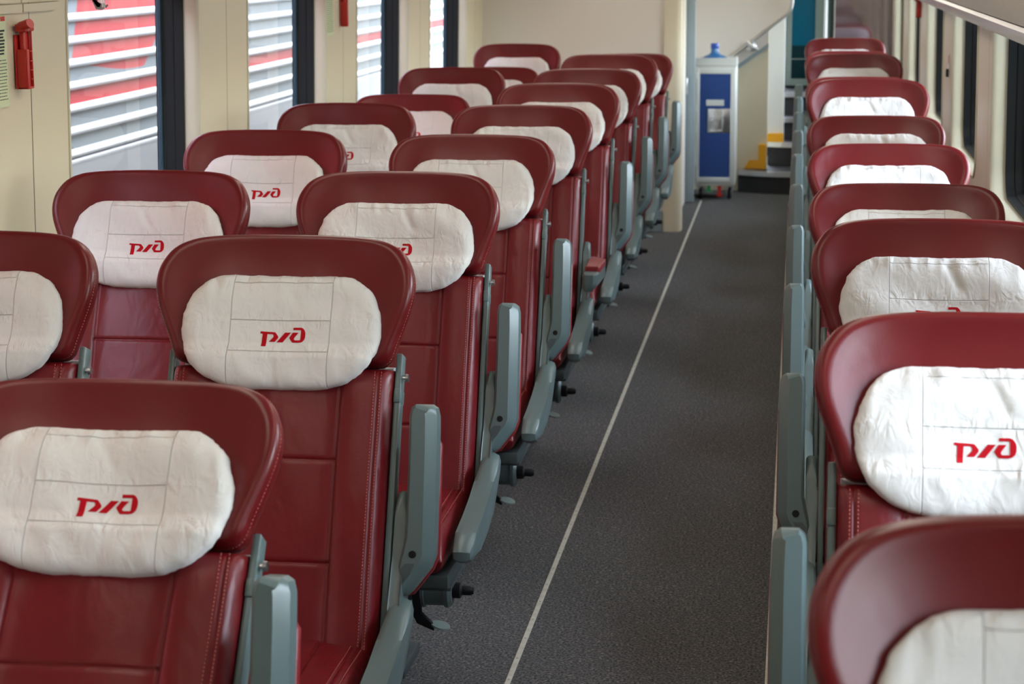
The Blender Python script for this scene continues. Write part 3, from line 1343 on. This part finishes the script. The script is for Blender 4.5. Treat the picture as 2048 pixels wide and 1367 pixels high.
# solid balustrade of the upper flight, with a metal edge, and its handrail bracket
bal = empty('stair_balustrade', (-.3, 15.2, 0))
tag(bal, 'cream stair balustrade with slanting metal handrail above the blue trolley', 'balustrade')
bal.location = (0, 0, 0)
KB = 15.5 / 15.2
bz = lambda q: (q[0] * KB, CAM_Z + (q[1] - CAM_Z) * KB)
pts = [(-.78, .97), (-.50, 1.060), (-.24, 1.262), (-.125, 1.352), (-.088, 1.385), (-.072, 1.43), (-.068, 1.50), (-.068, 2.16), (-.78, 2.16)]
bm = bmesh.new()
prism(bm, [bz(q) for q in pts[:-2]] + [(-.068 * KB, 2.16), (-.78 * KB, 2.16)], 15.50, 15.535, axis='y')
done(bm, 'balustrade_panel', CREAM_W, bal, smooth=False)
bm = bmesh.new()
path = catmull([(-.72, .895, 0), (-.50, 1.052, 0), (-.24, 1.254, 0), (-.12, 1.347, 0), (-.082, 1.385, 0), (-.064, 1.43, 0), (-.060, 1.55, 0), (-.060, 2.15, 0)], 60, closed=False)
tube(bm, [(bz(p)[0], 15.475, min(2.155, bz(p)[1])) for p in path], .012)
done(bm, 'handrail', ALU, bal)
bm = bmesh.new()
cyl(bm, (-.383, 15.47, 1.118), (-.352, 15.575, 1.09), .035, .022, 16)
cyl(bm, (-.367, 15.44, 1.134), (-.337, 15.46, 1.114), .022, .028, 16)
tube(bm, [(-.398, 15.45, 1.15), (-.347, 15.43, 1.105), (-.316, 15.44, 1.095)], .014)
done(bm, 'handrail_bracket', STEEL, bal)

# stairs
st = empty('staircase', (0, 15.3, 0))
tag(st, 'black carpeted stairs with bright metal nosings going up past the blue trolley', 'stairs')
st.location = (0, 0, 0)
STEPS = [(15.37, 0, .165), (15.85, .165, .345), (16.12, .345, .52), (16.42, .52, .70)]


def front_curve(y0, xl, bulge):
    out = []
    for i in range(15):
        f = i / 14
        x = xl + (.50 - xl) * f
        out.append((x, y0 + bulge * (1 - min(1, f * 2.2)) ** 2.2))
    return out


for i, (y0, z0, z1) in enumerate(STEPS):
    xl = (-.45, -.233, -.110, -.110)[i]
    bul = (.16, .08, 0, 0)[i]
    fc = front_curve(y0, xl, bul)
    back = 17.2
    bm = bmesh.new()
    inner = [(-.233, back), (-.233, 15.615), (xl, 15.615)] if i == 0 else [(xl, back)]
    prism(bm, fc + [(.50, back)] + inner, z0, z1 - .004, axis='z')
    s = done(bm, 'step', STEP_BLK, st, smooth=False)
    bm = bmesh.new()
    fo = [(x - (.0 if i > 1 else .004), y - .022) for x, y in fc]
    fi = [(x, y + .035) for x, y in fc]
    prism(bm, fo + fi[::-1], z1 - .034, z1 + .003, axis='z')
    done(bm, 'nosing', ALU, s, smooth=False)
bm = bmesh.new()
box(bm, -.112, .6, 17.02, 17.1, .70, .76)
done(bm, 'step', STEP_BLK, st, smooth=False)
# yellow skirting pieces following the first steps
for k, (x0, x1, y0, y1, z0, z1) in enumerate(((-.41, -.262, 15.595, 15.618, .17, .235), (-.30, -.240, 15.575, 15.617, .17, .36), (-.262, -.112, 15.92, 15.948, .348, .415))):
    bm = bmesh.new()
    if k == 0:
        prism(bm, [(x0, z0), (x1, z0), (x1, z1), (x0 + .04, z1)], y0, y1, axis='y')
    elif k == 2:
        prism(bm, [(x0, z0), (x1, z0), (x1, z1), (x0 + .03, z1)], y0, y1, axis='y')
    else:
        box(bm, x0, x1, y0, y1, z0, z1)
    struct(done(bm, f'trim_{10 + k}', YELLOW, smooth=False))

# glazed door beyond the stairs
d = struct(empty('door_1', (0, 0, 0)))
bm = bmesh.new()
for x0, x1, z0, z1 in ((-.112, -.068, .72, 2.16), (.125, .21, .72, 2.16), (-.07, .13, .72, .775)):
    box(bm, x0, x1, 17.0, 17.06, z0, z1, .004)
done(bm, 'door_frame', FRAME_G, d, smooth=False)
bm = bmesh.new()
box(bm, -.07, .13, 17.02, 17.035, 1.05, 2.16)
done(bm, 'upper_pane', TEAL, d, smooth=False)
bm = bmesh.new()
box(bm, -.07, .13, 17.02, 17.035, .775, 1.05)
done(bm, 'lower_pane', TEAL_D, d, smooth=False)
bm = bmesh.new()
box(bm, -.068, .128, 17.012, 17.022, .935, .942)
done(bm, 'glazing_bar', FRAME_G, d, smooth=False)
bm = bmesh.new()
cyl(bm, (.205, 16.6, .70), (.205, 16.6, 2.16), .014, n=16)
tag(done(bm, 'grab_pole', WHITE_P), 'white upright grab pole beside the teal glazed door', 'pole')
bm = bmesh.new()
box(bm, -.3, .95, 18.3, 18.4, 0, 2.16)
struct(done(bm, 'wall_end', FRAME_D, smooth=False))

# reflecting partition behind the last right seat
pt = struct(empty('window_20', (0, 0, 0)))
bm = bmesh.new()
box(bm, .212, .245, 15.02, 15.08, 0, 2.16, .004)
done(bm, 'partition_frame', FRAME_D, pt, smooth=False)
bm = bmesh.new()
box(bm, .245, .252, 15.01, 15.05, 0, 2.16)
done(bm, 'frame_edge', ALU_PAINT, pt, smooth=False)
bm = bmesh.new()
box(bm, .250, .68, 15.04, 15.06, .02, 2.16)
done(bm, 'partition_pane', PARTG, pt, smooth=False)

# ------------------------------------------------------------------ the catering trolley
tr = empty('catering_trolley', (-.610, 15.0, 0))
tag(tr, 'tall narrow catering trolley with a blue door beside the stairs', 'trolley')
HWT = .150
bm = bmesh.new()
box(bm, -HWT, HWT, 0, .36, .105, .99, .008)
done(bm, 'body', ALU_PAINT, tr)
bm = bmesh.new()
for x0, x1, y0, y1 in ((-HWT, HWT, -.004, .012), (-HWT, HWT, .35, .364), (-HWT, -HWT + .012, -.004, .364), (HWT - .012, HWT, -.004, .364)):
    box(bm, x0, x1, y0, y1, .985, 1.045, .005)
box(bm, -HWT - .003, HWT + .003, -.010, .0, 1.000, 1.008, .002)
box(bm, -HWT - .003, HWT + .003, -.012, .012, 1.036, 1.050, .005)
done(bm, 'top_rim', ALU_PAINT, tr)
bm = bmesh.new()
fr = [(-HWT + .004, -.118, .13, .975), (.110, HWT - .004, .13, .975), (-.120, .112, .13, .168), (-.120, .112, .935, .975)]
for x0, x1, z0, z1 in fr:
    box(bm, x0, x1, -.012, .001, z0, z1, .003)
for z in (.25, .50, .66, .90):
    cyl(bm, (-.143, -.013, z), (-.143, -.013, z + .05), .006, n=10)
dr = done(bm, 'door', ALU_PAINT, tr)
bm = bmesh.new()
box(bm, -.119, .111, -.009, .0, .167, .936)
done(bm, 'door_panel', BLUE_DOOR, dr, smooth=False)
bm = bmesh.new()
box(bm, -.070, .062, -.011, -.008, .70, .744, .001, 1)
done(bm, 'label_plate', ALU_PAINT, dr, smooth=False)
lt = None
bm = bmesh.new()
box(bm, -.058, .111, -.014, -.008, .500, .678, .003)
lt = done(bm, 'latch_plate', STEEL, tr)
bm = bmesh.new()
for x0, x1, z0, z1 in ((-.050, -.040, .51, .67), (.048, .060, .51, .67), (-.04, .05, .655, .668), (-.04, .05, .508, .520), (-.03, .05, .610, .622)):
    box(bm, x0, x1, -.022, -.013, z0, z1, .003)
tube(bm, [(-.03, -.020, .54), (-.03, -.026, .585), (-.015, -.026, .602), (.02, -.026, .605), (.04, -.022, .60)], .006)
cyl(bm, (.005, -.013, .566), (.005, -.022, .566), .016, n=18)
done(bm, 'latch', ALU, lt)
for x in (-.108, .108):
    for y in (.05, .31):
        bm = bmesh.new()
        lathe(bm, [(.020, -.013), (.033, -.012), (.036, -.006), (.036, .006), (.033, .012), (.020, .013)], (x, y, .036), 22, 'x')
        wh = done(bm, 'wheel', BLACK, tr)
        bm = bmesh.new()
        box(bm, x - .022, x - .016, y - .025, y + .025, .03, .10, .002)
        box(bm, x + .016, x + .022, y - .025, y + .025, .03, .10, .002)
        box(bm, x - .03, x + .03, y - .035, y + .035, .092, .107, .003)
        done(bm, 'castor_fork', ALU, wh)
for x, mm, nm, zz in ((-.045, GREEN_PL, 'green brake pedal', .055), (.035, RED_PL, 'red brake pedal', .022)):
    bm = bmesh.new()
    prism(bm, [(x - .014, .10), (x + .014, .10), (x + .014, zz + .02), (x + .03, zz), (x - .02, zz), (x - .014, zz + .02)], .01, .03, axis='y')
    done(bm, 'brake_pedal', mm, tr, smooth=False)['label'] = nm
jug = empty('water_jug', (-.628, 15.17, .9905))
tag(jug, 'blue translucent water jug standing on top of the trolley', 'jug')
bm = bmesh.new()
lathe(bm, [(.085, 0), (.098, .006), (.100, .03), (.098, .045), (.092, .056), (.072, .070), (.045, .080), (.032, .092), (.029, .105), (.029, .125)], n=40)
done(bm, 'jug_body', JUG, jug, angle=60)
bm = bmesh.new()
lathe(bm, [(.031, .122), (.032, .124), (.032, .158), (.030, .161), (.02, .162)], n=32)
done(bm, 'cap', mat('blue_cap', (.01, .06, .36), .3), jug, angle=50)


# ------------------------------------------------------------------ fittings on the walls
def hammer(loc, side, label, tall=.178):
    t = empty('emergency_hammer', loc)
    tag(t, label, 'hammer')
    sgn = -side      # towards the room
    bm = bmesh.new()
    # ribbed holder: back plate with a box below and an open rib side
    def bx(d0, d1, y0, y1, z0, z1, b=.002):
        a, c = sorted((sgn * d0, sgn * d1))
        box(bm, a, c, y0, y1, z0, z1, b)
    bx(.0, .006, -.016, .018, -.180, -.03)
    bx(.006, .030, -.016, -.012, -.180, -.070)
    bx(.006, .030, .014, .018, -.180, -.012)
    bx(.006, .030, -.016, .018, -.180, -.174)
    bx(.028, .033, -.016, -.004, -.180, -.070)
    for z in (-.155, -.13, -.105, -.078):
        bx(.006, .030, .004, .016, z, z + .003, 0)
    done(bm, 'holder', RED_PL, t)
    bm = bmesh.new()
    bx(.010, .022, -.008, .012, -.15, -.01)
    bx(.006, .034, -.020, .024, -.022, .0, .004)
    cyl(bm, (sgn * .020, -.014, -.006), (sgn * .046, -.018, .002), .012, .0135, 18)
    done(bm, 'hammer_handle', RED_PL, t)
    bm = bmesh.new()
    cyl(bm, (sgn * .022, -.004, -.008), (sgn * .022, .010, -.010), .0105, .0105, 16)
    done(bm, 'hammer_head', STEEL, t)
    bm = bmesh.new()
    tube(bm, [(sgn * .040, -.015, -.01), (sgn * .036, -.006, -.04), (sgn * .030, .002, -.07)], .0007, 6)
    done(bm, 'tether', STEEL, t)
    return t


hl = hammer((wall_x(-1, 1.64) + .001, 5.165, 1.651), -1, 'red emergency hammer in its holder beside the nearest left window')
hl.scale = (1.1, 1.5, .96)
hammer((wall_x(-1, 1.72) + .001, 9.03, 1.682), -1, 'red emergency hammer on the left wall between two farther windows')
hr = hammer((wall_x(1, 1.55) - .001, 11.52, 1.556), 1, 'red emergency hammer on the right wall beside a window')
hr.scale = (.8, .8, .55)


def notice(loc, w_, h_, label, seed):
    rng = random.Random(seed)
    t = empty('paper_notice', loc)
    tag(t, label, 'notice')
    bm = bmesh.new()
    box(bm, 0, .0012, -w_ / 2, w_ / 2, -h_, 0)
    done(bm, 'sheet', PAPER, t, smooth=False)
    bm = bmesh.new()
    z = -.10 * h_ - .02
    for k in range(8):
        box(bm, .0011, .0016, -w_ / 2 + .008, w_ / 2 - .010 - rng.random() * .015, z - .0048, z)
        z -= .0085
    z -= .01
    while z > -h_ + .015:
        y = -w_ / 2 + .008
        while y < w_ / 2 - .014:
            l = rng.uniform(.004, .012)
            box(bm, .0011, .0015, y, y + l, z - .0022, z)
            y += l + .003
        z -= .0085
    done(bm, 'printing', INK, t, smooth=False)
    bm = bmesh.new()
    box(bm, .0011, .0016, w_ / 2 - .035, w_ / 2 - .006, -.022, -.010)
    done(bm, 'red_heading', RED_PL, t, smooth=False)


notice((wall_x(-1, 1.65) + .0015, 5.04, 1.683), .10, .245, 'pale green printed notice on the wall beside the nearest left window', 1)
notice((wall_x(-1, 1.70) + .0015, 8.80, 1.77), .14, .30, 'pale green printed notice on the left wall between two farther windows', 2)

# coat hook at the head of the nearest visible left window
hk = empty('coat_hook', (wall_x(-1, 1.735) + .004, 5.75, 1.730))
tag(hk, 'metal coat hook hanging over the nearest left window', 'hook')
bm = bmesh.new()
prism(bm, [(.0, .07), (.006, .07), (.006, -.04), (.014, -.058), (.028, -.060), (.034, -.052), (.034, -.040), (.029, -.040), (.028, -.052), (.018, -.052), (.011, -.040), (.0, -.02)], -.014, .014, .001, axis='y')
done(bm, 'hook_plate', ALU, hk, smooth=False)
bm = bmesh.new()
for y in (.030, .050, .070):
    tube(bm, [(.010, y, -.030), (.010, y, -.046), (.016, y, -.054), (.022, y, -.046)], .003, 8)
tube(bm, [(.010, .0, -.048), (.010, .075, -.048)], .004, 8)
done(bm, 'hook_prongs', ALU, hk)

# little latch sign on the right wall
sg = empty('wall_sign', (wall_x(1, 1.35) - .001, 9.28, 1.35))
tag(sg, 'tiny white and red sign on the right wall between windows', 'sign')
bm = bmesh.new()
box(bm, -.002, 0, -.03, .03, -.09, .02)
done(bm, 'sign_plate', WHITE_P, sg, smooth=False)
bm = bmesh.new()
box(bm, -.003, -.0015, -.02, .02, -.025, .012)
done(bm, 'red_symbol', RED_PL, sg, smooth=False)
bm = bmesh.new()
box(bm, -.012, -.0015, -.018, .018, -.085, -.050, .002)
done(bm, 'latch', BLACK, sg)

# ------------------------------------------------------------------ outside
bm = bmesh.new()
box(bm, -60, 60, -60, 90, -1.3, -1.2)
g = struct(done(bm, 'ground', GRAVEL, smooth=False))


XT = -3.62


def train_mat():
    M = bpy.data.materials.new('neighbour_train_paint')
    M.use_nodes = True
    nt = M.node_tree
    b = nt.nodes['Principled BSDF']
    b.inputs['Roughness'].default_value = .55
    b.inputs['Metallic'].default_value = .0
    b.inputs['Specular IOR Level'].default_value = .15
    tc = nt.nodes.new('ShaderNodeTexCoord')
    sp = nt.nodes.new('ShaderNodeSeparateXYZ')
    nt.links.new(tc.outputs['Object'], sp.inputs[0])

    def math_(op, a, b_=None):
        n = nt.nodes.new('ShaderNodeMath')
        n.operation = op
        for i, v in enumerate((a, b_)):
            if v is None:
                continue
            if isinstance(v, (int, float)):
                n.inputs[i].default_value = v
            else:
                nt.links.new(v, n.inputs[i])
        return n.outputs[0]
    y, z = sp.outputs[1], sp.outputs[2]
    stripe = math_('MULTIPLY', math_('GREATER_THAN', z, 1.085), math_('LESS_THAN', z, 1.17))
    # large red lettering block that ends in a slanting edge
    slant = math_('ADD', 11.05, math_('MULTIPLY', math_('SUBTRACT', z, 1.35), 1.6))
    block = math_('MULTIPLY', math_('GREATER_THAN', z, math_('ADD', 1.27, math_('MULTIPLY', math_('SINE', math_('MULTIPLY', y, 2.2)), .05))), math_('LESS_THAN', y, slant))
    gapc = math_('ABSOLUTE', math_('SUBTRACT', y, math_('ADD', 9.65, math_('MULTIPLY', math_('SUBTRACT', z, 1.35), .4))))
    block = math_('MULTIPLY', block, math_('GREATER_THAN', gapc, .09))
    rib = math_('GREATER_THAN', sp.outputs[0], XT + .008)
    red = math_('MULTIPLY', math_('MAXIMUM', stripe, block), math_('SUBTRACT', 1, rib))
    mx = nt.nodes.new('ShaderNodeMix')
    mx.data_type = 'RGBA'
    mx.inputs[6].default_value = (.155, .175, .185, 1)
    mx.inputs[7].default_value = (.33, .035, .04, 1)
    nt.links.new(red, mx.inputs[0])
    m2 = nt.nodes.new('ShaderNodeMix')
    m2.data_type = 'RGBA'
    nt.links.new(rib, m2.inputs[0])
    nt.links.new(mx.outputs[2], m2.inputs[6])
    m2.inputs[7].default_value = (.52, .54, .56, 1)  # pale ribs: their bright highlights are put into the colour
    nt.links.new(m2.outputs[2], b.inputs['Base Color'])
    return M


tc_ = empty('train_carriage', (0, 0, 0))
tag(tc_, 'grey and red ribbed train carriage standing outside the left windows', 'train')
prof = [(XT, -.9), (XT, .30), (XT + .012, .32), (XT + .012, .79), (XT + .02, .80), (XT + .02, .815), (XT, .82)]
z = .825
while z < 1.86:
    for a in range(9):
        th = math.pi * a / 8
        prof.append((XT + .026 * math.sin(th), z + .044 * (1 - math.cos(th)) / 2))
    z += .1125
prof += [(XT, 1.9), (XT - .05, 2.9), (XT - .5, 3.3), (XT - 2.4, 3.3), (XT - 2.85, 2.9), (XT - 2.9, -.9)]
TRAIN = train_mat()
o = extrude_y(prof, -6, 40, 'body', TRAIN, tc_, True)
bm = bmesh.new()
for k in range(9):
    cyl(bm, (XT - .15, -4 + 4.8 * k, -.75), (XT - .02, -4 + 4.8 * k, -.75), .45, n=28)
done(bm, 'wheels', BLACK, tc_)
